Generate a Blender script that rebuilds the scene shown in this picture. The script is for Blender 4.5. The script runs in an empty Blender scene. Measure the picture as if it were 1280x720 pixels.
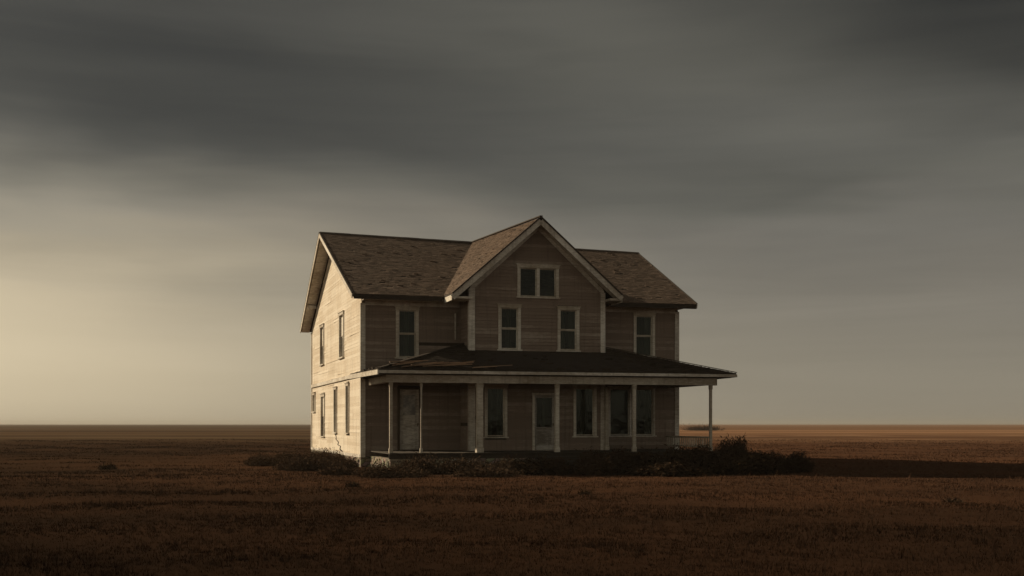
import bpy, math, random
import numpy as np
from mathutils import Vector, Matrix
random.seed(11); rng = np.random.default_rng(7)
R = math.radians
S = bpy.context.scene
C = S.collection

# ------------------------------------------------------------------ helpers
class MB:
    """collects faces; build() links them as ONE mesh object"""
    def __init__(s, T=None, flip=False):
        s.v = []; s.f = []; s.m = []; s.T = T or (lambda a, b, c: (a, b, c)); s.flip = flip
    def face(s, pts, mi=0):
        n = len(s.v); s.v += [s.T(*p) for p in pts]
        idx = list(range(n, n+len(pts)))
        if s.flip: idx.reverse()
        s.f.append(idx); s.m.append(mi)
    def hexa(s, p, mi=0, skip=()):
        """p: 8 points, bottom ring 0-3 (ccw), top ring 4-7"""
        n = len(s.v); s.v += [s.T(*q) for q in p]
        for k, q in enumerate([(3, 2, 1, 0), (4, 5, 6, 7), (0, 1, 5, 4), (1, 2, 6, 5), (2, 3, 7, 6), (3, 0, 4, 7)]):
            if k in skip: continue
            idx = [n+i for i in q]
            if s.flip: idx.reverse()
            s.f.append(idx); s.m.append(mi)
    def box(s, a0, a1, b0, b1, c0, c1, mi=0):
        s.hexa([(a0, b0, c0), (a1, b0, c0), (a1, b1, c0), (a0, b1, c0), (a0, b0, c1), (a1, b0, c1), (a1, b1, c1), (a0, b1, c1)], mi)
    def beam(s, p, q, w, h, up=(0, 0, 1), mi=0):
        """box from p to q, w wide, h tall (hanging half/half)"""
        p = Vector(p); q = Vector(q); d = (q-p).normalized(); up = Vector(up)
        sd = d.cross(up).normalized(); u = sd.cross(d).normalized()
        sd *= w/2; u *= h/2
        s.hexa([p-sd-u, p+sd-u, q+sd-u, q-sd-u, p-sd+u, p+sd+u, q+sd+u, q-sd+u], mi)
    def cyl(s, x, y, z0, z1, r0, r1, n=12, mi=0):
        a = [(x+r0*math.cos(6.2832*i/n), y+r0*math.sin(6.2832*i/n), z0) for i in range(n)]
        b = [(x+r1*math.cos(6.2832*i/n), y+r1*math.sin(6.2832*i/n), z1) for i in range(n)]
        for i in range(n):
            j = (i+1) % n; s.face([a[i], a[j], b[j], b[i]], mi)
        s.face(b, mi); s.face(a[::-1], mi)
    def build(s, name, mats, parent=None):
        me = bpy.data.meshes.new(name)
        me.from_pydata([tuple(v) for v in s.v], [], s.f)
        if not isinstance(mats, (list, tuple)): mats = [mats]
        for m in mats: me.materials.append(m)
        if len(mats) > 1: me.polygons.foreach_set('material_index', s.m)
        me.update()
        o = bpy.data.objects.new(name, me); C.objects.link(o); o.parent = parent
        return o

def np_mesh(name, verts, tris, mat, parent=None):
    me = bpy.data.meshes.new(name)
    nv, nf = len(verts), len(tris)
    me.vertices.add(nv); me.vertices.foreach_set('co', np.asarray(verts, np.float32).ravel())
    me.loops.add(nf*3); me.loops.foreach_set('vertex_index', np.asarray(tris, np.int32).ravel())
    me.polygons.add(nf); me.polygons.foreach_set('loop_start', np.arange(0, nf*3, 3, dtype=np.int32))
    me.update(calc_edges=True); me.materials.append(mat)
    o = bpy.data.objects.new(name, me); C.objects.link(o); o.parent = parent
    return o

def tag(o, label=None, cat=None, group=None, kind=None):
    if label: o['label'] = label
    if cat: o['category'] = cat
    if group: o['group'] = group
    if kind: o['kind'] = kind
    return o
def empty(name, loc=(0, 0, 0), rz=0):
    o = bpy.data.objects.new(name, None); C.objects.link(o)
    o.location = loc; o.rotation_euler = (0, 0, rz); o.empty_display_size = .3
    return o

# ------------------------------------------------------------------ materials
class NT:
    def __init__(s, tree): s.t = tree
    def n(s, typ, **kw):
        nd = s.t.nodes.new(typ)
        for k, v in kw.items():
            if k == 'ins':
                for a, b in v.items():
                    if hasattr(b, 'is_linked') or isinstance(b, bpy.types.NodeSocket): s.t.links.new(b, nd.inputs[a])
                    else: nd.inputs[a].default_value = b
            else: setattr(nd, k, v)
        return nd
    def math(s, op, a, b=0.0, c=None, clamp=False):
        nd = s.t.nodes.new('ShaderNodeMath'); nd.operation = op; nd.use_clamp = clamp
        for i, x in enumerate((a, b, c)):
            if x is None: continue
            if isinstance(x, bpy.types.NodeSocket): s.t.links.new(x, nd.inputs[i])
            else: nd.inputs[i].default_value = x
        return nd.outputs[0]
    def mix(s, f, a, b, blend='MIX'):
        nd = s.t.nodes.new('ShaderNodeMix'); nd.data_type = 'RGBA'; nd.blend_type = blend
        for i, x in ((0, f), (6, a), (7, b)):
            if isinstance(x, bpy.types.NodeSocket): s.t.links.new(x, nd.inputs[i])
            elif i == 0: nd.inputs[0].default_value = x
            else: nd.inputs[i].default_value = (*x, 1) if len(x) == 3 else x
        return nd.outputs[2]
    def ramp(s, f, pts):
        nd = s.t.nodes.new('ShaderNodeValToRGB'); cr = nd.color_ramp
        s.t.links.new(f, nd.inputs[0])
        while len(cr.elements) < len(pts): cr.elements.new(.5)
        for e, (p, c) in zip(cr.elements, pts):
            e.position = p; e.color = (*c, 1) if isinstance(c, tuple) else (c, c, c, 1)
        return nd.outputs[0]
    def noise(s, vec, scale, detail=4, rough=.55, dist=0):
        nd = s.n('ShaderNodeTexNoise', ins={'Scale': scale, 'Detail': detail, 'Roughness': rough, 'Distortion': dist})
        if vec is not None: s.t.links.new(vec, nd.inputs['Vector'])
        return nd.outputs['Fac']
    def mapping(s, vec, scale=(1, 1, 1), rot=(0, 0, 0), loc=(0, 0, 0)):
        return s.n('ShaderNodeMapping', ins={'Vector': vec, 'Scale': scale, 'Rotation': rot, 'Location': loc}).outputs[0]

def material(name, rough=.9, spec=.2):
    m = bpy.data.materials.new(name); m.use_nodes = True
    t = NT(m.node_tree); b = m.node_tree.nodes['Principled BSDF']
    b.inputs['Roughness'].default_value = rough
    b.inputs['Specular IOR Level'].default_value = spec
    co = t.n('ShaderNodeTexCoord').outputs['Object']
    return m, t, b, co
def bump(t, b, h, strength=.5, dist=.01):
    nd = t.n('ShaderNodeBump', ins={'Height': h, 'Strength': strength, 'Distance': dist})
    t.t.links.new(nd.outputs[0], b.inputs['Normal'])
def setc(t, b, c): t.t.links.new(c, b.inputs['Base Color'])

def wood(name, paint, bare, wear=.5, gray=(.1, .08, .06), along=(1, 1, 14), rough=.85, isl=.35, stain=.4):
    """old paint worn down to bare weathered boards"""
    m, t, b, co = material(name, rough)
    ri = t.n('ShaderNodeNewGeometry').outputs['Random Per Island']
    grain = t.noise(t.mapping(co, along), 3.0, 6, .65)
    big = t.noise(co, .55, 4, .6)
    fine = t.noise(t.mapping(co, (2.2, 2.2, 9)), 2.0, 8, .75)
    w = t.math('ADD', t.math('MULTIPLY', big, .9), t.math('MULTIPLY', fine, .8))
    w = t.math('ADD', w, t.math('MULTIPLY', ri, isl))
    w = t.ramp(t.math('MULTIPLY', w, .5), [(.50-.22*wear, 0.0), (.66-.18*wear, 1.0)])
    bc = t.mix(grain, bare, gray)
    bc = t.mix(t.math('MULTIPLY', ri, .55), bc, gray)
    pc = t.mix(t.math('MULTIPLY', fine, .55), paint, tuple(x*.55 for x in paint))
    c = t.mix(w, pc, bc)
    streak = t.noise(t.mapping(co, (7, 7, .35)), 1.3, 4, .6)
    c = t.mix(t.ramp(streak, [(.52, 0.0), (.78, stain)]), c, (.05, .038, .027))
    setc(t, b, c)
    bump(t, b, t.math('ADD', t.math('MULTIPLY', grain, .6), t.math('MULTIPLY', w, -.4)), .6, .006)
    return m

M = {}
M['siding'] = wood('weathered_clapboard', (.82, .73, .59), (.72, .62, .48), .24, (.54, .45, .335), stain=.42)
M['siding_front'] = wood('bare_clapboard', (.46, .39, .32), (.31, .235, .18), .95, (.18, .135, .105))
M['sheathing'] = wood('old_sheathing', (.08, .06, .04), (.07, .05, .035), .8, (.04, .03, .02))
M['trim'] = wood('white_trim_paint', (.80, .75, .65), (.52, .45, .35), .20, (.34, .28, .21), along=(1, 1, 3))
M['trim_old'] = wood('grey_trim_paint', (.84, .79, .70), (.5, .43, .35), .3, (.3, .25, .19), along=(1, 1, 3))
M['post'] = wood('post_paint', (.72, .67, .57), (.45, .38, .30), .35, (.28, .23, .17), along=(10, 10, 1))
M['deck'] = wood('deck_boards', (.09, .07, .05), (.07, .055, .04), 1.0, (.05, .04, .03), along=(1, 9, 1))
M['bare'] = wood('sunlit_patch_wood', (.50, .36, .25), (.42, .29, .19), .8, (.26, .17, .11))  # bare wood kept pale to put the sunlit porch-roof patch into the colour
M['dark_wood'] = wood('dark_door_wood', (.15, .105, .07), (.11, .075, .05), .9, (.06, .045, .03))
M['door_grey'] = wood('grey_door_paint', (.58, .55, .50), (.4, .35, .28), .4, (.13, .11, .09))
M['door_pale'] = wood('peeled_door_paint', (.78, .72, .62), (.3, .24, .18), .62, (.12, .09, .07), isl=.1)
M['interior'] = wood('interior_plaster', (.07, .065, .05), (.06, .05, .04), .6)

def shingle(name, a, b_, c_):
    m, t, b, co = material(name, .92, .15)
    ri = t.n('ShaderNodeNewGeometry').outputs['Random Per Island']
    n = t.noise(co, 1.1, 5, .6); f = t.noise(t.mapping(co, (9, 2, 2)), 4, 5, .7)
    c = t.mix(ri, a, b_)
    c = t.mix(t.ramp(n, [(.42, 0.0), (.66, .35)]), c, c_)
    c = t.mix(t.math('MULTIPLY', f, .4), c, (.03, .022, .017))
    setc(t, b, c); bump(t, b, f, .6, .006)
    return m
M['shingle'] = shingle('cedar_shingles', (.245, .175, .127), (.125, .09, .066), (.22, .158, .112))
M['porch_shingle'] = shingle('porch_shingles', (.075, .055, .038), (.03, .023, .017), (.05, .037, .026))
M['edge'] = wood('dark_roof_edge', (.07, .05, .035), (.05, .036, .026), .6, (.035, .026, .02))

# rubble stone
m, t, b, co = material('whitewashed_rubble_stone', .95)
vo = t.n('ShaderNodeTexVoronoi', feature='DISTANCE_TO_EDGE', ins={'Vector': t.mapping(co, (3.2, 3.2, 5.5)), 'Scale': 1.0})
vc = t.n('ShaderNodeTexVoronoi', ins={'Vector': t.mapping(co, (3.2, 3.2, 5.5)), 'Scale': 1.0})
n = t.noise(co, 5, 6, .7)
c = t.mix(t.math('MULTIPLY', n, .9), (.46, .40, .31), (.17, .13, .095))
c = t.mix(t.math('MULTIPLY', vc.outputs['Color'], .4) if False else .25, c, vc.outputs['Color'], 'MULTIPLY')
c = t.mix(t.ramp(vo.outputs['Distance'], [(.0, 1.0), (.07, 0.0)]), c, (.10, .075, .055))
setc(t, b, c); bump(t, b, t.math('ADD', t.ramp(vo.outputs['Distance'], [(0.0, 0.0), (.15, 1.0)]), t.math('MULTIPLY', n, .5)), 1.0, .03)
M['stone'] = m

# glass: thin dusty pane
m = bpy.data.materials.new('dusty_window_glass'); m.use_nodes = True; t = NT(m.node_tree)
m.node_tree.nodes.remove(m.node_tree.nodes['Principled BSDF'])
out = m.node_tree.nodes['Material Output']
co = t.n('ShaderNodeTexCoord').outputs['Object']
tr = t.n('ShaderNodeBsdfTransparent', ins={'Color': (.4, .43, .38, 1)})
gl = t.n('ShaderNodeBsdfGlossy', ins={'Color': (.34, .37, .33, 1), 'Roughness': .06})
df = t.n('ShaderNodeBsdfDiffuse', ins={'Color': (.16, .16, .13, 1)})
fr = t.n('ShaderNodeFresnel', ins={'IOR': 1.5})
bp = t.n('ShaderNodeBump', ins={'Height': t.noise(co, 2.5, 2), 'Strength': .25, 'Distance': .02})
t.t.links.new(bp.outputs[0], gl.inputs['Normal'])
m1 = t.n('ShaderNodeMixShader', ins={0: fr.outputs[0], 1: tr.outputs[0], 2: gl.outputs[0]})
dust = t.ramp(t.noise(co, 1.7, 6, .7), [(.35, .0), (.75, .09)])
m2 = t.n('ShaderNodeMixShader', ins={0: dust, 1: m1.outputs[0], 2: df.outputs[0]})
t.t.links.new(m2.outputs[0], out.inputs['Surface'])
M['glass'] = m

m, t, b, co = material('grimy_door_glass', .25, .5)
setc(t, b, t.mix(t.ramp(t.noise(co, 4, 5, .6), [(.42, 0.0), (.6, 1.0)]), (.10, .085, .065), (.34, .30, .24))); M['door_glass'] = m
m, t, b, co = material('yellowed_blind_cloth', .9)
setc(t, b, t.mix(t.noise(t.mapping(co, (1, 1, 6)), 2, 4), (.46, .41, .30), (.30, .25, .18))); M['blind'] = m
m, t, b, co = material('faded_curtain_cloth', .95)
setc(t, b, t.mix(t.noise(co, 3, 4), (.16, .16, .13), (.09, .09, .075))); M['curtain'] = m
m, t, b, co = material('tarnished_metal', .5, .5); b.inputs['Metallic'].default_value = .8
setc(t, b, t.mix(t.noise(co, 30, 4), (.2, .16, .1), (.08, .06, .04))); M['metal'] = m

def fields_near_shade(t, c, pos):
    """neighbouring land differs: darker stubble to the west, redder grass to the east; foreground shade painted in near the viewer"""
    n1 = t.noise(t.mapping(pos, (.5, 1, 1)), .11, 6, .62)
    yy = t.n('ShaderNodeSeparateXYZ', ins={0: pos}).outputs
    ex = t.math('ADD', yy[0], t.math('MULTIPLY', t.math('SUBTRACT', n1, .5), 26))
    c = t.mix(1.0, c, t.mix(t.ramp(t.math('MULTIPLY_ADD', ex, 1/60, .5), [(.18, 0.0), (.72, 1.0)]), (.56, .55, .50), (1.20, 1.03, .92)), 'MULTIPLY')
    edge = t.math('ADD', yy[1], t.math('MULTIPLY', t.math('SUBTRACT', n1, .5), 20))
    return t.mix(t.ramp(t.math('DIVIDE', edge, 40.0), [(.28, .88), (1.0, .1)]), c, (.014, .009, .006))  # ground colour darkened towards the viewer, painting in a foreground shade
def veg(name, cols, tr=0.0):
    m, t, b, co = material(name, 1.0, 0.0)
    ri = t.n('ShaderNodeNewGeometry').outputs['Random Per Island']
    c = t.ramp(ri, [(i/(len(cols)-1), k) for i, k in enumerate(cols)])
    wpos = t.n('ShaderNodeNewGeometry').outputs['Position']
    c = t.mix(t.ramp(t.noise(wpos, .22, 5, .6), [(.35, .0), (.7, .7)]), c, (.074, .046, .031))
    if name == 'dry_prairie_grass': c = fields_near_shade(t, c, wpos)
    setc(t, b, c)
    return m
M['grass'] = veg('dry_prairie_grass', [(.078, .047, .031), (.108, .065, .042), (.092, .054, .034), (.134, .085, .056)])
M['weed'] = veg('dead_weed_leaves', [(.045, .029, .018), (.095, .062, .038), (.065, .042, .026), (.15, .10, .064)])
M['bush'] = veg('dark_bush_leaves', [(.028, .02, .012), (.055, .036, .021), (.04, .026, .015)])
M['twig'] = veg('dead_twigs', [(.07, .05, .035), (.13, .095, .07)])

# ground
m, t, b, _ = material('prairie_ground', 1.0, 0.0)
pos = t.n('ShaderNodeNewGeometry').outputs['Position']
n1 = t.noise(t.mapping(pos, (.5, 1, 1)), .11, 6, .62)
n2 = t.noise(pos, 1.7, 8, .72)
n3 = t.noise(t.mapping(pos, (.0012, .011, 1), rot=(0, 0, R(1.5))), 1.0, 3, .5)
c = t.mix(n2, (.050, .032, .023), (.086, .051, .033))
c = t.mix(t.ramp(n1, [(.35, 0.0), (.68, .75)]), c, (.125, .068, .040))
yy = t.n('ShaderNodeSeparateXYZ', ins={0: pos}).outputs
far = t.ramp(t.math('DIVIDE', yy[1], 1000.0), [(.09, 0.0), (.17, 1.0)])
bands = t.ramp(n3, [(.38, (.09, .065, .048)), (.46, (.18, .105, .06)), (.53, (.34, .235, .15)), (.57, (.125, .08, .052)), (.68, (.22, .13, .075))])
c = t.mix(t.math('MULTIPLY', far, .85), c, bands)
c = fields_near_shade(t, c, pos)
setc(t, b, c); bump(t, b, t.math('ADD', n2, n1), .8, .05)
M['ground'] = m

# ------------------------------------------------------------------ ground sheet
rad = [0]+[6*1.09**i for i in range(84)]
rad = [r for r in rad if r < 6500]+[6500]
seg = 160
gv = []; gf = []
def gz(x, y):
    d = math.hypot(x, y); k = 1-min(1, max(0, (d-90)/200))
    h = .03*math.sin(x*.31+1.3)*math.cos(y*.23)+.03*math.sin(x*.83+y*.57)+.02*math.sin(y*1.3-x*.4)
    hd = math.hypot(x-2, (y-48)*.8); k2 = min(1, max(.15, (hd-9)/10))
    return h*k*k2
for r in rad:
    if r == 0: gv.append((0, 0, gz(0, 0))); continue
    for i in range(seg):
        a = 2*math.pi*i/seg; x, y = r*math.cos(a), r*math.sin(a); gv.append((x, y, gz(x, y)))
for i in range(seg): gf.append((0, 1+i, 1+(i+1) % seg))
for k in range(1, len(rad)-1):
    for i in range(seg):
        a = 1+(k-1)*seg; b_ = 1+k*seg; j = (i+1) % seg
        gf.append((a+i, b_+i, b_+j, a+j))
me = bpy.data.meshes.new('ground'); me.from_pydata(gv, [], gf); me.materials.append(M['ground']); me.update()
me.polygons.foreach_set('use_smooth', [True]*len(gf))
g = bpy.data.objects.new('ground', me); C.objects.link(g); tag(g, 'flat dry brown prairie running out to the horizon', 'ground', kind='structure')

# ------------------------------------------------------------------ farmhouse
A0 = (-5.53, 44.4); YAW = R(16.2)
W, D = 12.6, 15.2
house = empty('farmhouse', (*A0, 0), YAW)
tag(house, 'abandoned two storey clapboard farmhouse with a front gable above a long open porch', 'house')
BV = -1.4; BL, BR = 3.75, 8.95; BC = (BL+BR)/2
EW = 6.2            # wall top
FR = lambda v0: (lambda a, o, w: (a, v0-o, w))
LT = lambda u0: (lambda a, o, w: (u0-o, a, w))
RT = lambda u0: (lambda a, o, w: (u0+o, a, w))
BK = lambda v0: (lambda a, o, w: (a, v0+o, w))

def lap_wall(T, flip, a0f, a1f, w0, w1, holes, parent, mat, name='wall', expo=.125, miss=.004, lap=.024):
    mb = MB(T, flip)
    w = w0
    while w < w1-1e-3:
        wt = min(w+expo, w1)
        lo0, lo1 = a0f(w), a0f(wt); hi0, hi1 = a1f(w), a1f(wt)
        if hi0-lo0 < .03: break
        cuts = sorted([(h[0], h[1]) for h in holes if h[2]+.02 < wt and h[3]-.02 > w])
        spans = []; cur = lo0
        for c0, c1 in cuts:
            if c0 > cur: spans.append((cur, c0))
            cur = max(cur, c1)
        if cur < hi0: spans.append((cur, hi0))
        for (s, e) in spans:
            ls = lo1-lo0 if s == lo0 else 0; le = hi1-hi0 if e == hi0 else 0
            if e+le < s+ls: le = ls = 0
            # backing board (inner side of the wall)
            mb.hexa([(s, 0, w), (e, 0, w), (e, -.12, w), (s, -.12, w), (s+ls, 0, wt), (e+le, 0, wt), (e+le, -.12, wt), (s+ls, -.12, wt)], 1)
            p = s
            while p < e-1e-3:
                L = random.uniform(1.6, 4.6); q = min(p+L, e)
                if e-q < .5: q = e
                sp = ls if p == s else 0; sq = le if q == e else 0
                if random.random() > miss or q-p > 3:
                    o = lap+random.uniform(-.003, .008)*lap/.024+(random.random() < .05)*.012
                    o2 = o+random.uniform(-.004, .006)*lap/.024+(random.random() < .04)*.02
                    sg = random.uniform(-.006, .004); sg2 = random.uniform(-.006, .004)
                    g_ = .004
                    mb.hexa([(p+g_, o, w+sg), (q-g_, o2, w+sg2), (q-g_, .001, w+sg2), (p+g_, .001, w+sg),
                             (p+g_+sp, .007, wt), (q-g_+sq, .007, wt), (q-g_+sq, .001, wt), (p+g_+sp, .001, wt)], 0, skip=(4,))
                p = q
        w = wt
    return mb.build(name, [mat, M['sheathing']], parent)

def window(T, flip, a0, a1, w0, w1, trim='trim', cw=.11, lower_open=False, blind=False, curtain=False, mullion=False, rail=True, boards=False, lab=None):
    """a0..a1, w0..w1: the outside of the casing"""
    i0, i1, j0, j1 = a0+cw, a1-cw, w0+.07, w1-cw
    mb = MB(T, flip)
    mb.box(a0, i0, -.10, .05, w0+.05, w1-cw); mb.box(i1, a1, -.10, .05, w0+.05, w1-cw)
    mb.box(a0-.02, a1+.02, -.10, .062, w1-cw, w1); mb.box(a0-.05, a1+.05, -.02, .085, w1, w1+.03)
    mids = []
    if mullion:
        mc = (i0+i1)/2; mb.box(mc-.05, mc+.05, -.09, .048, j0, j1); mids = [(i0, mc-.05), (mc+.05, i1)]
    else: mids = [(i0, i1)]
    fr = mb.build('window', M[trim], house)
    if lab: fr['label'] = lab
    sl = MB(T, flip); sl.box(a0-.05, a1+.05, -.10, .09, w0, w0+.05); sl.build('sill', M[trim], fr)
    for (x0, x1) in mids:
        jm = (j0+j1)/2 if rail else None
        halves = [(j0, jm, -.075), (jm, j1, -.045)] if rail else [(j0, j1, -.06)]
        for k, (b0, b1, o) in enumerate(halves):
            sm = MB(T, flip); r = .038
            sm.box(x0, x0+r, o-.016, o+.016, b0, b1); sm.box(x1-r, x1, o-.016, o+.016, b0, b1)
            sm.box(x0+r, x1-r, o-.015, o+.015, b0, b0+r); sm.box(x0+r, x1-r, o-.015, o+.015, b1-r, b1)
            sm.build('sash', M[trim], fr)
            if blind and (k == 1 or not rail):
                pm = MB(T, flip); pm.box(x0+r-.004, x1-r+.004, o-.004, o+.006, b0+r-.004, b1-r+.004); pm.build('panel', M['trim'], fr)
            elif not (lower_open and k == 0 and rail):
                pm = MB(T, flip); pm.face([(x0+r-.004, o, b0+r-.004), (x1-r+.004, o, b0+r-.004), (x1-r+.004, o, b1-r+.004), (x0+r-.004, o, b1-r+.004)])
                pm.build('pane', M['glass'], fr)
        if curtain:
            for sd in ((0, .38), (.62, 1)) if curtain != 'mid' else ((.35, .65),):
                cm = MB(T, flip); n = 14
                for q in range(n):
                    p0 = x0+(x1-x0)*(sd[0]+(sd[1]-sd[0])*q/n); p1 = x0+(x1-x0)*(sd[0]+(sd[1]-sd[0])*(q+1)/n)
                    z0 = -.2+.025*math.sin(q*1.7); z1 = -.2+.025*math.sin((q+1)*1.7)
                    cm.hexa([(p0, z0, j0), (p1, z1, j0), (p1, z1-.004, j0), (p0, z0-.004, j0), (p0, z0, j1), (p1, z1, j1), (p1, z1-.004, j1), (p0, z0-.004, j1)])
                cm.build('curtain', M['curtain'], fr)
    return (a0+.03, a1-.03, w0+.03, w1-.03)

holesL = []; 
# --- left (sunlit) gable wall
TL_ = LT(0.0); FLP_L = True
def wl(*a, **k): holesL.append(window(TL_, False, *a, **k))
wl(4.35, 5.65, 4.27, 6.15, lower_open=True, blind=True)
wl(10.55, 11.85, 4.27, 6.12, lower_open=True, blind=True)
wl(10.3, 11.6, 1.0, 2.95, lower_open=True, blind=True)
wl(13.75, 14.75, 2.15, 3.1, rail=False, blind=True)
wl(6.35, 7.25, 1.2, 3.15, cw=.10)
wl(2.95, 3.8, 1.2, 3.2, cw=.10)
RV = 7.4; RWL, RWR = 9.72, 9.42     # main ridge heights (it sags to the right)
def gable_lo(rw, base0, base1):
    def a0(w):
        return 0.0 if w <= EW else (w-EW)/(rw-.2-EW)*RV
    def a1(w):
        return D if w <= EW else D-(w-EW)/(rw-.2-EW)*(D-RV)
    return a0, a1
a0, a1 = gable_lo(RWL, 0, 0)
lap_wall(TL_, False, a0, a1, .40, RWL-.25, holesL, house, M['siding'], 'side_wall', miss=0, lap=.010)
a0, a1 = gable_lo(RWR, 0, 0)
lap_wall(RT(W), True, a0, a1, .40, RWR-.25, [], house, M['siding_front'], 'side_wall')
lap_wall(BK(D), True, lambda w: 0, lambda w: W, .40, EW, [], house, M['siding_front'], 'back_wall', expo=.25)
# --- main front wall, left and right of the bay
T0 = FR(0.0)
hl = [window(T0, True, 1.27, 2.13, 4.02, 5.94, curtain='mid'), (1.36, 2.22, .5, 2.95)]
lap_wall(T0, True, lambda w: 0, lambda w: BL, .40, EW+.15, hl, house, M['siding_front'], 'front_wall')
hr = [window(T0, True, 10.72, 11.62, 4.22, 5.96, curtain=True),
      window(T0, True, 9.68, 10.62, 1.1, 3.05, cw=.07, trim='trim_old', rail=False), window(T0, True, 10.72, 11.62, 1.1, 3.05, cw=.07, trim='trim_old', curtain=True, rail=False)]
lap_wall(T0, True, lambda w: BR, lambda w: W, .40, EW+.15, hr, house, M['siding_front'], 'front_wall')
# --- bay
GA = 9.0           # bay gable wall apex
TB = FR(BV)
hb = [window(TB, True, 4.82, 5.68, 4.30, 5.99, curtain='mid'), window(TB, True, 7.11, 7.97, 4.30, 5.97, curtain=True),
      window(TB, True, 5.55, 7.16, 6.26, 7.49, mullion=True, rail=False),
      window(TB, True, 4.30, 5.16, 1.08, 3.03, rail=False, cw=.10, curtain=True), window(TB, True, 7.74, 8.66, 1.10, 3.04, curtain='mid', rail=False, cw=.10),
      (6.16, 7.07, .5, 2.72)]
BG0 = 6.73
def b0f(w): return BL if w <= BG0 else BL+(w-BG0)/(GA-BG0)*(BC-BL)
def b1f(w): return BR if w <= BG0 else BR-(w-BG0)/(GA-BG0)*(BR-BC)
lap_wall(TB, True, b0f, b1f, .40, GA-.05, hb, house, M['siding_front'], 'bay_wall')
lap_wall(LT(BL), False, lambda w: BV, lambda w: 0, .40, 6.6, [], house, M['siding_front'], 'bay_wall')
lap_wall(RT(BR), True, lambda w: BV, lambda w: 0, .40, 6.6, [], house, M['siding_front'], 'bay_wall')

# --- corner boards, belts, frieze
def board(name, mat, *boxes, T=None, parent=house):
    mb = MB(T)
    for b_ in boxes: mb.box(*b_)
    return mb.build(name, M[mat], parent)
cw = .13
board('corner_board', 'trim', (-.052, .0, -.052, cw, .38, 6.05), (.0, cw, -.052, -.0, .38, 6.05))
board('corner_board', 'trim', (-.052, .0, D-cw, D+.05, .38, 6.05))
board('corner_board', 'trim_old', (W-cw, W+.0, -.052, 0, .38, 6.05), (W, W+.052, -.052, cw, .38, 6.05))
board('corner_board', 'trim_old', (BL-.052, BL, BV-.052, BV+.13, .38, 6.55), (BL, BL+.18, BV-.052, BV, .38, 6.62))
board('corner_board', 'trim_old', (BR, BR+.052, BV-.052, BV+.13, .38, 6.55), (BR-.13, BR, BV-.052, BV, .38, 6.62))
board('belt_board', 'trim', (-.075, -.03, .13, D-.13, 3.36, 3.50))
board('water_table', 'trim_old', (-.06, -.028, .13, D-.13, .36, .48))
board('frieze', 'trim_old', (.13, BL-.06, -.045, -.028, 5.98, 6.2)); board('frieze', 'trim_old', (BR+.06, W-.13, -.045, -.028, 5.98, 6.2))
# gable frieze boards following the rakes of the bay
for sx, xa, xb in ((1, BL+.08, BC-.03), (-1, BR-.08, BC+.03)):
    mb = MB(); mb.beam((xa, BV-.038, BG0-.13), (xb, BV-.038, GA-.12), .018, .16, up=(0, 0, 1))
    mb.build('gable_frieze', M['trim_old'], house)
# downpipe in the corner beside the bay
mb = MB(); mb.cyl(3.52, -.075, 4.75, 5.75, .03, .03, 10); mb.build('downpipe', M['trim_old'], house)
# patched, split boards low on the side wall
mb = MB(TL_); pts = [(6.9, 1.22), (6.5, 1.06), (6.7, .98), (5.9, .86), (6.1, .74), (5.3, .70), (5.5, .58), (4.8, .50), (4.5, .42)]
for (a_, w_), (b_, x_) in zip(pts, pts[1:]):
    t_ = random.uniform(.015, .045); mb.hexa([(a_, .012, w_-t_), (b_, .012, x_-t_), (b_, .034, x_-t_), (a_, .034, w_-t_), (a_, .012, w_+t_*.3), (b_, .012, x_+t_*.3), (b_, .034, x_+t_*.3), (a_, .034, w_+t_*.3)])
mb.build('split_board', M['sheathing'], house)

# --- floors / partitions so the inside reads as rooms
mb = MB(); mb.box(.13, W-.13, .13, D-.13, .52, .6); mb.box(.13, W-.13, .13, D-.13, 3.3, 3.4)
mb.box(BL+.13, BR-.13, BV+.13, .12, .52, .6); mb.box(BL+.13, BR-.13, BV+.13, .12, 3.3, 3.4)
mb.box(.13, W-.13, 4.6, 4.7, .62, 3.28); mb.box(.13, W-.13, 4.6, 4.7, 3.42, 6.1)
mb.box(3.9, 4.0, .2, 4.5, .62, 3.28); mb.box(8.9, 9.0, .2, 4.5, 3.42, 6.1); mb.box(.13, W-.13, 9.0, 9.1, .62, 6.1)
mb.build('interior_wall', M['interior'], house)

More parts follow.
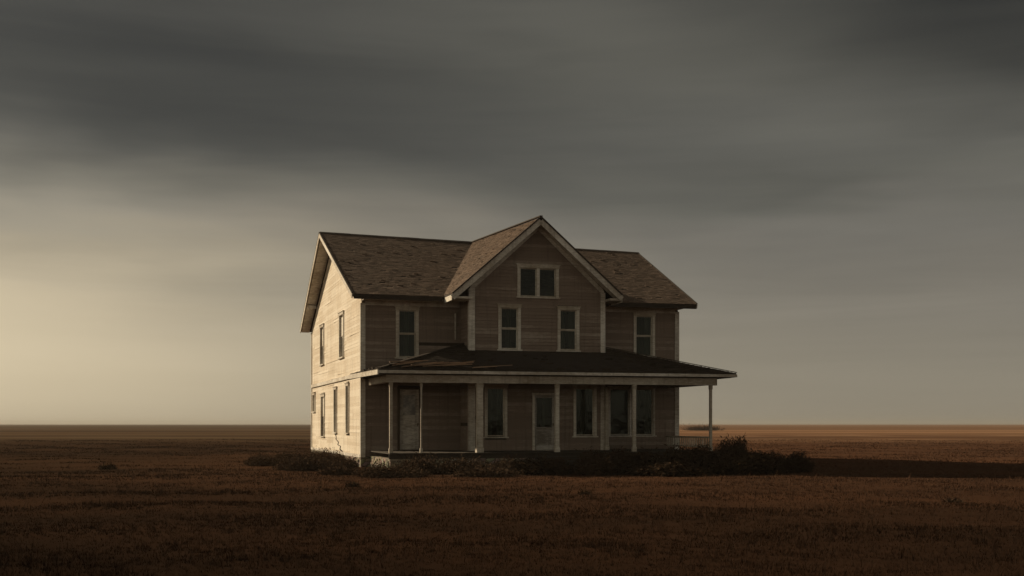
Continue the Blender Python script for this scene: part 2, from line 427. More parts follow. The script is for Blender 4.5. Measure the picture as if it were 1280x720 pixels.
# --- roofs: shingle courses on a bilinear patch
def shingles(mb, p0, p1, q1, q0, expo=.15, sw=.2, th=.022, skip=.006, curl=.03, sag=.0):
    """p0-p1 eave (left to right), q0-q1 top edge"""
    p0, p1, q0, q1 = map(Vector, (p0, p1, q0, q1))
    L = ((q0-p0).length+(q1-p1).length)/2 if True else 0
    n = max(1, round(L/expo))
    nrm = (p1-p0).cross((q0+q1)/2-p0).normalized()
    if nrm.z < 0: nrm = -nrm
    def P(s, tt):
        a = p0.lerp(q0, tt); b_ = p1.lerp(q1, tt)
        z = a.lerp(b_, s)
        z = z-Vector((0, 0, sag*math.sin(math.pi*min(1, max(0, s)))*(.4+.6*math.sin(math.pi*tt))))
        return z
    for r in range(n):
        t0, t1 = r/n, min(1.0, (r+1.12)/n)
        wid = (p0.lerp(q0, t0)-p1.lerp(q1, t0)).length
        if wid < .06: continue
        x = -random.uniform(0, sw)
        drift = random.uniform(-.006, .006)
        while x < wid:
            ww = random.uniform(.6, 1.35)*sw; a = max(0, x)/wid; b_ = min(wid, x+ww-.006)/wid
            x += ww
            if b_-a < .01/wid or random.random() < skip: continue
            lift = th+random.uniform(0, .010)+(random.random() < .012)*curl
            lift2 = lift+random.uniform(-.006, .006)
            tt = t0+(drift+random.uniform(-.012, .012))/L
            A_, B_ = P(a, max(0, tt)), P(b_, max(0, tt)); C_, D_ = P(b_, t1), P(a, t1)
            mb.hexa([A_, B_, C_, D_, A_+nrm*lift, B_+nrm*lift2, C_+nrm*.006, D_+nrm*.006], 0, skip=(0, 4))
def slab(mb, p0, p1, q1, q0, th=.12, drop=.0, mi=1):
    p = [Vector(x)-Vector((0, 0, drop)) for x in (p0, p1, q1, q0)]; d = Vector((0, 0, -th))
    mb.hexa([p[0]+d, p[1]+d, p[2]+d, p[3]+d, *p], mi)

# main roof
eL = (-.45, -.80, 6.30); eR = (13.05, -.80, 6.28)
rL = (-.60, RV, RWL); rR = (13.9, RV, RWR)
bLk = (-.45, 16.05, 6.26); bRk = (13.05, 16.05, 6.1)
mb = MB()
slab(mb, eL, eR, rR, rL, .10, .005); slab(mb, bRk, bLk, rL, rR, .10, .005)
shingles(mb, eL, eR, rR, rL, sag=.05)
shingles(mb, bRk, bLk, rL, rR, expo=.3, sw=.5)
roof = mb.build('roof', [M['shingle'], M['edge']], house)
mb = MB()
n = 24
for k in range(n):
    a = Vector(rL).lerp(Vector(rR), k/n); b_ = Vector(rL).lerp(Vector(rR), (k+1)/n+.004)
    z = Vector((0, 0, .035-.05*0*math.sin(math.pi*k/n)+random.uniform(0, .012)))
    for s in (-1, 1):
        mb.hexa([a+z, b_+z, b_+z+Vector((0, s*.15, -.075)), a+z+Vector((0, s*.15, -.075)), a+z+Vector((0, 0, .02)), b_+z+Vector((0, 0, .02)), b_+z+Vector((0, s*.15, -.055)), a+z+Vector((0, s*.15, -.055))])
mb.build('ridge_cap', M['edge'], roof)
def rake(p, q, parent, mat='trim', th=.035, h=.17, dz=-.13, dy=0, du=0):
    mb = MB(); off = Vector((du, dy, dz)); mb.beam(Vector(p)+off, Vector(q)+off, th, h); return mb.build('bargeboard', M[mat], parent)
rake((-.47, -.80, 6.30), (-.62, RV, RWL), roof, du=-.0, dz=-.085)
rake((-.47, 16.05, 6.26), (-.62, RV, RWL), roof, du=-.0, dz=-.085)
rake(eR, rR, roof, 'trim_old', du=.02, dz=-.085); rake(bRk, rR, roof, 'trim_old', du=.02, dz=-.085)
# thin dark shingle edge over the bargeboards
for p, q in ((eL, rL), (bLk, rL), (eR, rR), (bRk, rR)):
    sgn = -1 if p[0] < 5 else 1
    mb = MB(); mb.beam(Vector(p)+Vector((sgn*.02, 0, .03)), Vector(q)+Vector((sgn*.02, 0, .03)), .05, .035)
    mb.build('drip_edge', M['edge'], roof)
#  # soffit boards and rafter strip under the rakes (left)
for p, q in ((eL, rL), (bLk, rL)):
    p = Vector(p); q = Vector(q)
    a, b_ = p+Vector((.03, 0, -.115)), q+Vector((.05, 0, -.115)); c_, d_ = Vector((-.03, q.y, q.z-.115)), Vector((-.03, p.y, p.z-.115))
    z = Vector((0, 0, -.02)); mb = MB(); mb.hexa([a+z, b_+z, c_+z, d_+z, a, b_, c_, d_]); mb.build('soffit', M['trim_old'], roof)
for p, q in ((eR, rR), (bRk, rR)):
    p = Vector(p); q = Vector(q)
    a, b_ = p+Vector((-.03, 0, -.115)), q+Vector((-.05, 0, -.115)); c_, d_ = Vector((W+.03, q.y, q.z-.115)), Vector((W+.03, p.y, p.z-.115))
    z = Vector((0, 0, -.02)); mb = MB(); mb.hexa([a+z, b_+z, c_+z, d_+z, a, b_, c_, d_]); mb.build('soffit', M['trim_old'], roof)
board('soffit', 'trim_old', (.0, 2.9, -.78, -.06, 6.14, 6.165), parent=roof); board('soffit', 'trim_old', (9.4, W, -.78, -.06, 6.12, 6.145), parent=roof)
board('fascia', 'edge', (-.42, 2.85, -.83, -.80, 6.12, 6.27), parent=roof); board('fascia', 'edge', (9.45, 13.02, -.83, -.80, 6.10, 6.25), parent=roof)
# purlin end seen in the left rake
mb = MB(); mb.box(-.42, -.03, 13.2, 13.32, 7.05, 7.2); mb.build('bracket', M['trim_old'], roof)

# cross gable roof over the bay
ap = (6.27, -2.0, 9.16); bk = (6.12, RV+.05, 9.60)
lf = (2.95, -2.0, 6.27); lv = (2.95, -.70, 6.36); rf = (9.45, -2.0, 6.40); rv = (9.45, -.66, 6.37)
mb = MB()
slab(mb, lv, lf, ap, bk, .10, .005); slab(mb, rf, rv, bk, ap, .10, .005)
shingles(mb, lv, lf, ap, bk, expo=.15, th=.026); shingles(mb, rf, rv, bk, ap, expo=.15)
groof = mb.build('gable_roof', [M['shingle'], M['edge']], house)
for p in (lf, rf):
    rake(p, (ap[0], ap[1], ap[2]), groof, 'trim_old', th=.04, h=.20, dz=-.13, dy=-.025)
for p in (lf, rf):
    mb = MB(); mb.beam(Vector(p)+Vector((0, -.03, .025)), Vector(ap)+Vector((0, -.03, .025)), .10, .05); mb.build('drip_edge', M['edge'], groof)
mb = MB(); mb.beam(Vector(ap)+Vector((0, -.08, .05)), Vector(bk)+Vector((0, 0, .04)), .12, .035)
mb.build('ridge_cap', M['edge'], groof)
#  soffit of the front rakes
for p in (lf, rf):
    p = Vector(p); q = Vector(ap); z = Vector((0, 0, -.13)); y = Vector((0, .56, 0)); e = Vector((0, 0, -.02)); st = Vector((0, .0, 0))
    mb = MB(); mb.hexa([p+z+e, q+z+e, q+z+y+e, p+z+y+e, p+z, q+z, q+z+y, p+z+y])
    mb.build('soffit', M['trim_old'], groof)
# boxed eave returns
mb = MB(); mb.box(2.95, 3.70, -1.98, -.86, 6.12, 6.20); mb.box(2.925, 2.95, -2.0, -.86, 6.05, 6.24); mb.build('eave_return', M['trim'], groof)
mb = MB(); mb.box(9.0, 9.45, -1.98, -.86, 6.21, 6.29); mb.box(9.45, 9.475, -2.0, -.86, 6.14, 6.34); mb.build('eave_return', M['trim_old'], groof)

# --- porch
PF = -4.15; FL_ = .62
pFL = (-.15, -4.45, 3.42); pFR = (12.93, -4.45, 3.42); pBL = (-.42, .02, 3.42); pBR = (13.2, .02, 3.40)
pTL = (4.3, .02, 4.72); pTR = (8.5, .02, 4.72)
mb = MB()
slab(mb, pFL, pFR, pTR, pTL, .08, .004); slab(mb, pBL, pFL, pTL, pTL, .08, .004); slab(mb, pFR, pBR, pTR, pTR, .08, .004)
shingles(mb, pFL, pFR, pTR, pTL, skip=.02, curl=.06, sag=.04)
shingles(mb, pBL, pFL, pTL, (4.29, .0, 4.715), skip=.03, curl=.08)
shingles(mb, pFR, pBR, (8.51, .0, 4.715), pTR, skip=.01)
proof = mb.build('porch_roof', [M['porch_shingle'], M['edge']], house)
for p, q in ((pFL, pTL), (pFR, pTR)):
    mb = MB(); mb.beam(Vector(p)+Vector((0, 0, .05)), Vector(q)+Vector((0, 0, .05)), .16, .025)
    mb.build('hip_cap', M['porch_shingle'], proof)
mb = MB()   # fascia: front (shaded) and left end (sunlit)
mb.beam((pFL[0], -4.47, 3.345), (pFR[0], -4.47, 3.345), .035, .10); mb.build('fascia', M['trim_old'], proof)
mb = MB(); mb.beam((pFR[0]+.02, -4.45, 3.345), (pBR[0]+.02, .0, 3.325), .035, .10)
mb.build('fascia', M['trim_old'], proof)
mb = MB(); mb.beam((pFL[0]-.02, -4.49, 3.33), (pBL[0]-.02, .0, 3.33), .05, .16); mb.build('fascia', M['trim'], proof)
for k in range(20):  # tilted boards for warped shingles, their pale colour standing in for sunlight
    x = random.uniform(.3, 3.3); L = random.uniform(.5, 1.5)
    y = -4.3+random.uniform(0, .75)*(1-x/4.5); z = 3.42+(y+4.45)*.29+.04
    mb = MB(); mb.beam((x, y, z+.01), (x+L, y+random.uniform(-.2, .02), z+random.uniform(.06, .16)), .15, .02)
    mb.build('sunlit_patch_board', M['bare'], proof)
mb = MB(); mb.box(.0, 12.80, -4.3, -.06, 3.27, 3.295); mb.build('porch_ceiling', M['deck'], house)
mb = MB(); mb.box(.18, 12.32, -4.14, -3.96, 3.0, 3.26); mb.box(.24, .40, -3.94, -.06, 3.02, 3.26); mb.box(12.1, 12.26, -3.94, -.06, 3.02, 3.26)
mb.build('porch_beam', M['post'], house)
def post(u, w, v=-4.05, z0=FL_, cap=True, mat='post'):
    mb = MB(); h = w/2
    mb.box(u-h, u+h, v-h, v+h, z0+.16, 2.98)
    mb.box(u-h-.018, u+h+.018, v-h-.018, v+h+.018, z0, z0+.16)
    mb.box(u-h-.012, u+h+.012, v-h-.012, v+h+.012, 2.86, 2.998)
    mb.build('porch_post', M[mat], house)
post(.34, .10); post(1.38, .055); post(3.42, .21); post(6.22, .135); post(9.12, .11); post(12.1, .09)
post(9.02, .13, v=BV-.14)
mb = MB()
u = .28
while u < 12.2:
    wd = .135; mb.box(u, u+wd-.008, -4.22+random.uniform(-.02, .02), -.06 if not (BL-.1 < u < BR+.1) else BV-.06, FL_-.035, FL_+random.uniform(-.004, .004)); u += wd
mb.box(.26, 12.26, -4.14, -4.10, FL_-.20, FL_-.04, 0)
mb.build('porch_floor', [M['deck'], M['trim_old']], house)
# low rail round the right end
mb = MB()
mb.box(12.06, 12.14, -3.97, -.07, 1.08, 1.14); mb.box(12.07, 12.13, -3.97, -.07, .74, .79)
v = -3.8
while v < -.1: mb.box(12.08, 12.12, v, v+.04, .79, 1.08); v += .19
mb.build('porch_railing', M['post'], house)
# foundations
mb = MB(); mb.box(.30, 5.05, -4.13, -.06, -.3, .42, 0); mb.box(7.6, 12.24, -4.13, -3.85, -.3, .42, 0)
mb.box(11.96, 12.24, -3.84, -.06, -.3, .42, 0)
# rough stones proud of the face
for k in range(260):
    side = random.random() < .3
    if side: a = random.uniform(-4.1, -.3); x0, y0 = .30, a
    else: x0 = random.choice([random.uniform(.4, 4.9), random.uniform(7.7, 12.1)]); y0 = -4.13
    w = random.uniform(-.05, .36); s = random.uniform(.05, .12); h = random.uniform(.03, .05); d_ = random.uniform(.015, .05)
    if side: mb.hexa([(x0, y0-s, w-h), (x0-d_, y0-s*.8, w-h*.8), (x0-d_, y0+s*.8, w-h*.8), (x0, y0+s, w-h), (x0, y0-s, w+h), (x0-d_, y0-s*.8, w+h*.7), (x0-d_, y0+s*.8, w+h*.7), (x0, y0+s, w+h)])
    else: mb.hexa([(x0-s, y0, w-h), (x0-s*.8, y0-d_, w-h*.8), (x0+s*.8, y0-d_, w-h*.8), (x0+s, y0, w-h), (x0-s, y0, w+h), (x0-s*.8, y0-d_, w+h*.7), (x0+s*.8, y0-d_, w+h*.7), (x0+s, y0, w+h)])
mb.build('porch_foundation', M['stone'], house)
mb = MB(); mb.box(-.03, W+.03, .02, D+.03, -.3, .375); mb.box(BL-.03, BR+.03, BV-.03, .015, -.3, .375)
for k in range(150):
    a = random.uniform(.1, 15); w = random.uniform(-.05, .33); s = random.uniform(.06, .16); h = random.uniform(.03, .06); d_ = random.uniform(.02, .07)
    x0 = -.03
    mb.hexa([(x0, a-s, w-h), (x0-d_, a-s*.8, w-h*.8), (x0-d_, a+s*.8, w-h*.8), (x0, a+s, w-h), (x0, a-s, w+h), (x0-d_, a-s*.8, w+h*.7), (x0-d_, a+s*.8, w+h*.7), (x0, a+s, w+h)])
mb.build('foundation', M['stone'], house)
# steps with a stone cheek wall on the left
mb = MB()
for k in range(3):
    mb.box(5.45, 7.45, -4.45-.3*k, -4.16-.3*k if k else -4.22, .44-.16*k, .47-.16*k+.01); mb.box(5.5, 7.4, -4.42-.3*k, -4.40-.3*k, .30-.16*k, .438-.16*k)
mb.box(5.40, 5.449, -5.12, -4.22, -.1, .3); mb.box(7.451, 7.50, -5.12, -4.22, -.1, .3)
mb.build('steps', M['deck'], house)
mb = MB(); mb.box(4.98, 5.30, -4.95, -4.16, -.3, .40); mb.build('step_wall', M['stone'], house)

# doors
def door(T, a0, a1, w0, w1, mat, trim, glass=True, lab=None):
    cwd = .09
    mb = MB(T, True); i0, i1 = a0+cwd, a1-cwd
    mb.box(a0, i0, -.1, .05, w0, w1-cwd); mb.box(i1, a1, -.1, .05, w0, w1-cwd); mb.box(a0-.02, a1+.02, -.1, .06, w1-cwd, w1); mb.box(a0, a1, -.1, .07, w0-.09, w0)
    fr = mb.build('door', M[trim], house)
    if lab: fr['label'] = lab
    mb = MB(T, True); st = .09; o0, o1 = -.08, -.04; mid = w0+.75; t_ = w1-cwd
    mb.box(i0+.004, i0+st, o0, o1, w0+.01, t_-.005); mb.box(i1-st, i1-.004, o0, o1, w0+.01, t_-.005)
    mb.box(i0+st, i1-st, o0, o1, t_-.10, t_-.005); mb.box(i0+st, i1-st, o0, o1, mid, mid+.1); mb.box(i0+st, i1-st, o0, o1, w0+.01, w0+.16)
    mb.box(i0+st, i1-st, o0+.012, o1-.014, w0+.16, mid)
    if not glass:
        mb.box(i0+st, i1-st, o0+.012, o1-.014, mid+.1, t_-.10)
        mb.box(i0+st+.06, i1-st-.06, o1-.014, o1-.004, mid+.18, t_-.18)
    mb.box(i0+st+.05, i1-st-.05, o1-.014, o1-.004, w0+.22, mid-.06)
    mb.build('door_leaf', M[mat], fr)
    if not glass:
        mb = MB(T, True); mb.face([(i0+st+.05, o1-.001, t_-.95), (i1-st-.05, o1-.001, t_-.95), (i1-st-.05, o1-.001, t_-.20), (i0+st+.05, o1-.001, t_-.20)]); mb.build('pane', M['door_glass'], fr)
    if glass:
        mb = MB(T, True); mb.face([(i0+st, -.06, mid+.1), (i1-st, -.06, mid+.1), (i1-st, -.06, t_-.1), (i0+st, -.06, t_-.1)]); mb.build('pane', M['glass'], fr)
        mb = MB(T, True); mb.box((i0+i1)/2-.05, (i0+i1)/2+.06, -.14, -.135, mid+.1, t_-.1); mb.build('curtain', M['curtain'], fr)
    mb = MB(T, True); mb.box(i1-.07, i1-.04, -.04, -.015, w0+.88, w0+1.0); mb.box(i1-.075, i1-.035, -.015, .02, w0+.93, w0+.97); mb.build('handle', M['metal'], fr)
door(TB, 6.13, 7.1, .64, 2.76, 'door_grey', 'trim')
door(T0, 1.33, 2.25, .64, 2.98, 'door_pale', 'dark_wood', glass=False, lab='old door with patchy peeling paint')

# ------------------------------------------------------------------ weeds and bushes
def shrub_mesh(name, n, r, h, leaf, mat, seed, spread=.6, domes=5):
    rg = np.random.default_rng(seed)
    V = []; F = []; SV = []; SF = []
    # lumps give an uneven crown
    lumps = [(rg.uniform(-.6, .6)*r, rg.uniform(-.5, .5)*r, rg.uniform(.35, 1)*h, rg.uniform(.35, .7)*r) for _ in range(domes)]
    for i in range(n):
        cx, cy, ch, cr = lumps[rg.integers(domes)]
        a = rg.uniform(0, 6.283); rr = math.sqrt(rg.uniform())*cr
        top = ch*math.sqrt(max(.05, 1-(rr/cr)**2*.85))*rg.uniform(.5, 1.28 if mat is M['weed'] else 1.0)
        bx, by = cx+rr*.5*math.cos(a), cy+rr*.5*math.sin(a)
        tx, ty = cx+rr*math.cos(a)+rg.normal()*.05, cy+rr*math.sin(a)+rg.normal()*.05
        p0 = np.array([bx, by, -.05]); p2 = np.array([tx, ty, top]); p1 = (p0+p2)/2+np.array([(tx-bx)*.3*-1, (ty-by)*.3*-1, top*.1])
        wd = rg.uniform(.003, .007)
        sd = np.array([math.cos(a+1.57+rg.normal()*.5), math.sin(a+1.57), 0])*wd
        k = len(SV); SV += [p0-sd, p0+sd, p1-sd*.7, p1+sd*.7, p2]
        SF += [(k, k+1, k+3), (k, k+3, k+2), (k+2, k+3, k+4)]
        for j in range(leaf):
            q = rg.uniform(.25, 1); c = p0*(1-q)**2+2*q*(1-q)*p1+q*q*p2+rg.normal(size=3)*.03
            s = rg.uniform(.025, .065) if mat is M['weed'] else rg.uniform(.04, .09); d1 = rg.normal(size=3); d1 /= np.linalg.norm(d1); d2 = rg.normal(size=3); d2 /= np.linalg.norm(d2)
            k = len(V); V += [c, c+d1*s*1.8, c+d1*s*.8+d2*s*.55]; F.append((k, k+1, k+2))
    V = np.array(V); V[:, 2] = np.maximum(V[:, 2], 0)
    return (np.array(SV), np.array(SF), V, np.array(F), mat)
def to_mesh(name, V, F, mat):
    o = np_mesh(name, V, F, mat); me = o.data; bpy.data.objects.remove(o); return me
kinds = {}
def reg(key, *a, **k):
    SV, SF, V, F, mat = shrub_mesh(key, *a, **k)
    kinds[key] = (to_mesh('stems', SV, SF, M['twig']), to_mesh('foliage', V, F, mat))
reg('w1', 900, 1.0, .5, 9, M['weed'], 1, domes=7); reg('w2', 850, 1.0, .45, 9, M['weed'], 2, domes=6); reg('w3', 900, 1.0, .55, 8, M['weed'], 3, domes=8)
reg('b1', 1300, 1.0, 1.0, 12, M['bush'], 4, domes=8); reg('b2', 1200, 1.0, .8, 12, M['bush'], 5, domes=7)
reg('t1', 120, .3, .22, 5, M['bush'], 6, domes=3)
def plant(name, kind, x, y, sx, sz, label, cat, group, sy=None):
    o = empty(name, (x, y, gz(x, y)-.02), random.uniform(-.5, .5)); o.scale = (sx, sy or sx, sz*(1.3 if kind[0] == 'w' else 1.12))
    tag(o, label, cat, group)
    st, fo = kinds[kind]
    for nm, me in (('stems', st), ('foliage', fo)):
        c = bpy.data.objects.new(nm, me); C.objects.link(c); c.parent = o
def hp(u, v): c, s = math.cos(YAW), math.sin(YAW); return (A0[0]+u*c-v*s, A0[1]+u*s+v*c)
GW = 'dead weed mounds around the foundation'
for (x, y, sx, sz, lab, k) in [
    (-10.0, 48.6, .9, .75, 'leftmost dead weed mound, where the row left of the house begins', 'w1'),
    (-8.9, 49.6, 1.3, .9, 'dark weed mound left of the side wall, behind the two left end mounds', 'w2'),
    (-9.2, 46.3, 1.0, .65, 'low greyish weed mound in front of the dark one, left of the side wall', 'w3'),
    (-7.4, 48.7, 1.2, .95, 'tall dead weed mound touching the sunlit side wall below its rear windows', 'w3'),
    (-7.9, 45.2, 1.1, .8, 'brown weed mound just left of the sunlit side wall, nearer than the grey one', 'w1'),
    (-6.6, 45.3, 1.0, .95, 'dead weed mound against the sunlit wall beneath its split boards', 'w2'),
    (-6.9, 41.8, 1.2, .85, 'weed mound standing out in front of the left house corner', 'w3'),
    (-6.3, 43.3, .8, .6, 'weed mound at the foot of the bright front left corner', 'w1'),
    (-5.3, 38.4, 1.2, .5, 'weed mound nearest the camera before the pale stone pier', 'w2'),
    (-3.9, 37.9, 1.1, .55, 'weed mound before the leftmost porch post', 'w1'),
    (-2.6, 39.1, 1.2, .95, 'weed mound beneath the thin second porch post', 'w3'),
    (-3.6, 36.7, 1.15, .62, 'low foremost weed mound below the peeling door', 'w3'),
    (-1.2, 38.9, 1.3, .95, 'weed mound before the thick porch post', 'w2'),
    (-.9, 37.0, 1.2, .62, 'low foremost weed mound below the thick porch post', 'w1'),
    (.2, 39.0, 1.0, .9, 'weed mound against the stone wall beside the steps', 'w3')]:
    plant('weed_mound', k, x, y, sx, sz, lab, 'weeds', GW)
GB = 'dark bushes hiding the right half of the porch base'
for (x, y, sx, sz, lab, k) in [
    (1.2, 38.3, 1.2, .8, 'small dark bush in the shade just below the front door', 'b2'),
    (2.8, 38.2, 1.3, .85, 'dark bush in the shade under the post right of the front door', 'b1'),
    (4.2, 39.3, 1.3, 1.0, 'dark bush below the porch between the two thin right posts', 'b2'),
    (5.6, 40.0, 1.3, .95, 'dark bush under the double window right of the bay', 'b1'),
    (4.9, 37.3, 1.4, .62, 'low dark bush farthest forward, ahead of the porch bushes', 'b2'),
    (6.6, 40.5, .95, 1.05, 'dark bush in front of the low end railing, left of the tallest bush', 'b2'),
    (7.4, 41.5, .85, 1.22, 'tallest dark bush, rising beside the right end porch post', 'b1'),
    (8.1, 41.2, 1.05, 1.0, 'dark bush second from the right, lower than the tallest one', 'b2'),
    (7.3, 38.6, 1.5, .72, 'wide low bush in front of the tallest one', 'b1'),
    (8.9, 39.8, 1.2, .72, 'rightmost dark bush, at the start of the long shadow', 'b1')]:
    plant('bush', k, x, y, sx, sz, lab, 'bush', GB)
GT = 'small dark tufts scattered on the open field'
for (x, y, sx, sz, lab) in [
    (-14.3, 42.5, 1.2, 1.1, 'lone dark tuft on the open field far left of the house'),
    (-4.1, 30.6, .8, .7, 'tiny dark tuft in front of the left house corner'),
    (-10.1, 23.0, .9, .8, 'dark tuft at the lower left of the field'),
    (9.0, 24.8, .9, .55, 'dark tuft on the open field at the lower right'),
    (9.6, 17.4, .6, .5, 'dark tuft nearest the camera at the far lower right'),
    (1.6, 27.5, .7, .6, 'small dark tuft in the field in front of the front door')]:
    plant('grass_tuft', 't1', x, y, sx, sz, lab, 'tuft', GT)
# low scrub far behind the house, seen under the right end of the porch
reg('f1', 900, 5.0, 1.0, 14, M['bush'], 9, domes=14)
plant('distant_thicket', 'f1', 46, 290, 1.0, 1.9, 'low dark scrub on the horizon seen under the right porch end', 'thicket', None)

# ------------------------------------------------------------------ grass (one object)
def in_house(X, Y):
    c, s = math.cos(YAW), math.sin(YAW); dx, dy = X-A0[0], Y-A0[1]
    u = dx*c+dy*s; v = -dx*s+dy*c
    return ((u > -.05) & (u < W+.05) & (v > -4.2) & (v < D+.05)) | ((u > 5) & (u < 7.5) & (v > -5.1) & (v < 0))
def GZ(X, Y):
    d = np.hypot(X, Y); k = 1-np.clip((d-90)/200, 0, 1)
    h = .03*np.sin(X*.31+1.3)*np.cos(Y*.23)+.03*np.sin(X*.83+Y*.57)+.02*np.sin(Y*1.3-X*.4)
    k2 = np.clip((np.hypot(X-2, (Y-48)*.8)-9)/10, .15, 1); return h*k*k2
NTF = 100000; NB = 7
r = np.exp(rng.uniform(np.log(8.0), np.log(130.0), NTF)); th = rng.uniform(-R(33), R(33), NTF)
X = r*np.sin(th); Y = r*np.cos(th)
cl = np.sin(X*.9+2*np.sin(Y*.5))*np.sin(Y*.7+1.5*np.sin(X*.6+1))+.6*np.sin(X*2.3+Y*1.9)
keep = (rng.uniform(-1.3, 1.3, NTF) < cl*.15+1.0) & ~in_house(X, Y)
X, Y, cl, r = X[keep], Y[keep], cl[keep], r[keep]
n = len(X)
X = np.repeat(X, NB)+rng.normal(0, .035, n*NB)*np.repeat(r, NB)/14; Y = np.repeat(Y, NB)+rng.normal(0, .035, n*NB)*np.repeat(r, NB)/14
cl = np.repeat(cl, NB); r = np.repeat(r, NB)
Hh = rng.uniform(.018, .06, n*NB)*(1+.25*np.clip(cl, -.6, 1.4))*(1+(rng.uniform(size=n*NB) < .025)*2.0)
az = rng.uniform(0, 6.283, n*NB); lean = rng.uniform(.1, 1.1, n*NB)*Hh
wd = (.0028+.002*rng.uniform(size=n*NB))*np.clip(r/13, 1, 7)
zz = GZ(X, Y)-.01; a2 = az+rng.uniform(1, 2, n*NB)
p0 = np.stack([X-wd*np.cos(a2), Y-wd*np.sin(a2), zz], 1); p1 = np.stack([X+wd*np.cos(a2), Y+wd*np.sin(a2), zz], 1)
p2 = np.stack([X+lean*np.cos(az), Y+lean*np.sin(az), zz+Hh], 1)
V = np.stack([p0, p1, p2], 1).reshape(-1, 3); F = np.arange(len(V)).reshape(-1, 3)
gr = np_mesh('dry_grass', V, F, M['grass']); tag(gr, 'short dry brown grass covering the field around the house', 'grass', kind='stuff')

# ------------------------------------------------------------------ haze
HAZE = 2.2e-4
mb = MB(); mb.box(-5500, 5500, -200, 5600, -1.2, 10.8); hz = mb.build('haze', [], None)
m = bpy.data.materials.new('haze_air'); m.use_nodes = True; nt = m.node_tree
nt.nodes.remove(nt.nodes['Principled BSDF'])
pv = nt.nodes.new('ShaderNodeVolumePrincipled'); pv.inputs['Color'].default_value = (.62, .59, .53, 1); pv.inputs['Density'].default_value = HAZE; pv.inputs['Anisotropy'].default_value = .2
nt.links.new(pv.outputs[0], nt.nodes['Material Output'].inputs['Volume'])
hz.data.materials.append(m); tag(hz, 'thin dusty air over the prairie', 'haze', kind='stuff')

# ------------------------------------------------------------------ sun and sky
SAZ = 46; SEL = 25
thw = YAW-R(SAZ)              # direction the light travels, in the ground plane
travel = Vector((math.cos(thw)*math.cos(R(SEL)), math.sin(thw)*math.cos(R(SEL)), -math.sin(R(SEL))))
sun = bpy.data.lights.new('sun', 'SUN'); sun.energy = 5.0; sun.angle = R(.6); sun.color = (1, .82, .58)
so = bpy.data.objects.new('sun', sun); C.objects.link(so); so.rotation_euler = travel.to_track_quat('-Z', 'Y').to_euler(); so.location = (-60, 60, 40)
tosun = -travel
BACK = 2.05
world = bpy.data.worlds.new('World'); S.world = world; world.use_nodes = True
wt = NT(world.node_tree); bg = world.node_tree.nodes['Background']; bg.inputs[1].default_value = .1
sky = wt.n('ShaderNodeTexSky', sky_type='NISHITA', sun_disc=False, sun_elevation=R(SEL), sun_rotation=math.atan2(tosun.x, tosun.y))
dr = wt.n('ShaderNodeTexCoord').outputs['Generated']
sep = wt.n('ShaderNodeSeparateXYZ', ins={0: dr}).outputs
x_, y_, z_ = sep[0], sep[1], sep[2]
deg = 57.29578
az_ = wt.math('MULTIPLY', wt.math('ARCTAN2', x_, y_), deg)
el_ = wt.math('MULTIPLY', wt.math('ARCSINE', z_), deg)
strk = wt.noise(wt.mapping(dr, (1.0, 1.0, 7.0), rot=(0, R(6), 0), loc=(3.1, 0, .4)), 2.2, 5, .5, .5)
soft = wt.noise(wt.mapping(dr, (1.2, 1.2, 3.5), loc=(7.7, 2.0, 1.3)), 2.6, 3, .5, .3)
n_s = wt.math('SUBTRACT', strk, .5); n_b = wt.math('SUBTRACT', soft, .5)
fade = wt.ramp(z_, [(.0, 0.0), (.14, 1.0)])
elw = wt.math('ADD', el_, wt.math('MULTIPLY', wt.math('ADD', wt.math('MULTIPLY', n_s, 7.0), wt.math('MULTIPLY', n_b, 7.0)), fade))
def blob(a0, e0, tilt, sx, sy, onesided=False):
    """a soft elongated cloud mass at azimuth a0, elevation e0 (degrees)"""
    dx = wt.math('SUBTRACT', az_, a0); dy = wt.math('SUBTRACT', elw, e0)
    if onesided: dx = wt.math('MAXIMUM', dx, 0.0)
    c, s_ = math.cos(R(tilt)), math.sin(R(tilt))
    u = wt.math('DIVIDE', wt.math('ADD', wt.math('MULTIPLY', dx, c), wt.math('MULTIPLY', dy, s_)), sx)
    v = wt.math('DIVIDE', wt.math('SUBTRACT', wt.math('MULTIPLY', dy, c), wt.math('MULTIPLY', dx, s_)), sy)
    q = wt.math('ADD', wt.math('MULTIPLY', u, u), wt.math('MULTIPLY', v, v))
    return wt.math('POWER', 2.71828, wt.math('MULTIPLY', q, -1.0))
base = wt.ramp(wt.math('DIVIDE', elw, 90.0), [(0.0, (2.5, 2.2, 1.69)), (1.1/90, (2.52, 2.24, 1.74)), (4.9/90, (2.1, 1.89, 1.53)), (8.7/90, (1.58, 1.46, 1.22)), (10.9/90, (1.31, 1.245, 1.02)), (12.6/90, (1.06, 1.01, .84)), (16/90, (.74, .70, .56)), (22/90, (.70, .66, .54)), (1.0, (.62, .60, .53))])
mul = 1.0
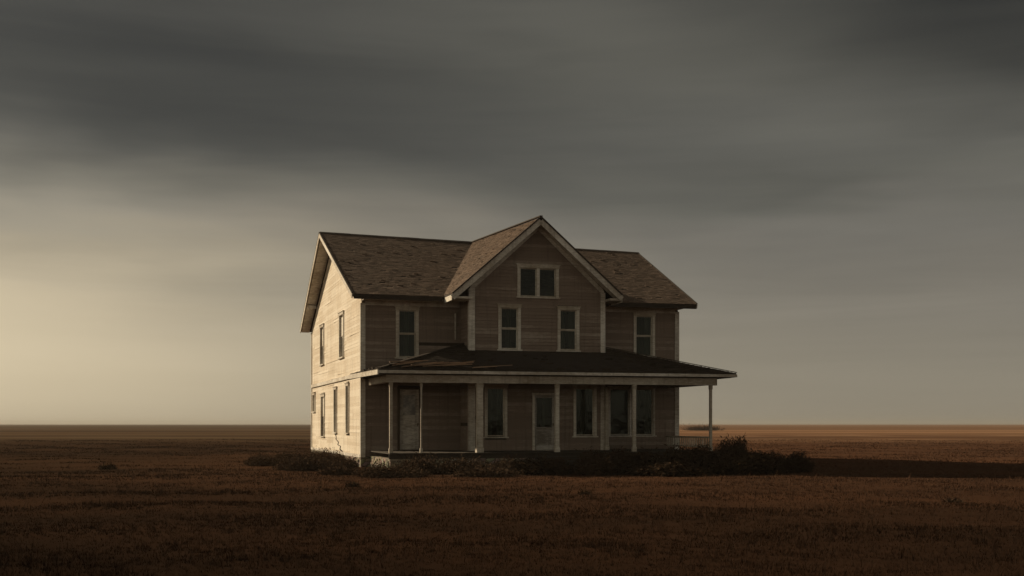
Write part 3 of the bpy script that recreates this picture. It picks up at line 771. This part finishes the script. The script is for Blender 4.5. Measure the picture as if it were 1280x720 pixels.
for amp, a in ((-.40, (-11.5, 14.0, -6.5, 14.5, 2.6)), (.48, (5, 16.6, -10, 11, 2.2)), (-.46, (22, 18.5, -8, 9, 5)), (-.16, (13.9, 10.9, -8, 4.5, .8)),
               (-.18, (-20, 18.3, 0, 12, 4)), (.30, (-22, 9.6, -3, 9, 1.6)), (-.08, (-18, 7.0, -4, 8, .6)), (.10, (17, 12.8, -9, 7, 1.0))):
    mul = wt.math('ADD', mul, wt.math('MULTIPLY', blob(*a), amp))
mul = wt.math('ADD', mul, wt.math('MULTIPLY', wt.math('MULTIPLY', n_s, .5), fade))
fine = wt.noise(wt.mapping(dr, (1.0, 1.0, 15.0), rot=(0, R(5), 0), loc=(1.1, 4, .9)), 2.6, 7, .62, .35)
mul = wt.math('ADD', mul, wt.math('MULTIPLY', wt.math('MULTIPLY', wt.math('SUBTRACT', fine, .5), .42), wt.ramp(z_, [(.0, .15), (.09, 1.0)])))
back = wt.ramp(wt.math('MULTIPLY_ADD', y_, .5, .5), [(.25, BACK), (.72, 1.0)])     # paler sky behind the viewer
mul = wt.math('MULTIPLY', mul, back)
mc = wt.n('ShaderNodeCombineColor', ins={0: mul, 1: mul, 2: mul}).outputs[0]
col = wt.mix(1.0, base, mc, 'MULTIPLY')
gb = blob(-30, 3.4, 0, 23.5, 5.2, True)
gc = wt.mix(gb, (0, 0, 0), (4.3, 3.45, 2.1))
col = wt.mix(1.0, col, gc, 'ADD')
fin = wt.mix(.03, col, sky.outputs[0])
world.node_tree.links.new(fin, bg.inputs[0])

# ------------------------------------------------------------------ camera, view
cam = bpy.data.cameras.new('camera'); co_ = bpy.data.objects.new('camera', cam); C.objects.link(co_); S.camera = co_
co_.location = (0, 0, 1.6); co_.rotation_euler = (R(90), 0, 0)
cam.sensor_width = 36; cam.lens = 1509/1280*36; cam.shift_y = 170/1280; cam.clip_end = 20000; cam.clip_start = .1
S.view_settings.view_transform = 'Standard'; S.view_settings.look = 'None'; S.view_settings.gamma = 1
S.view_settings.exposure = 0
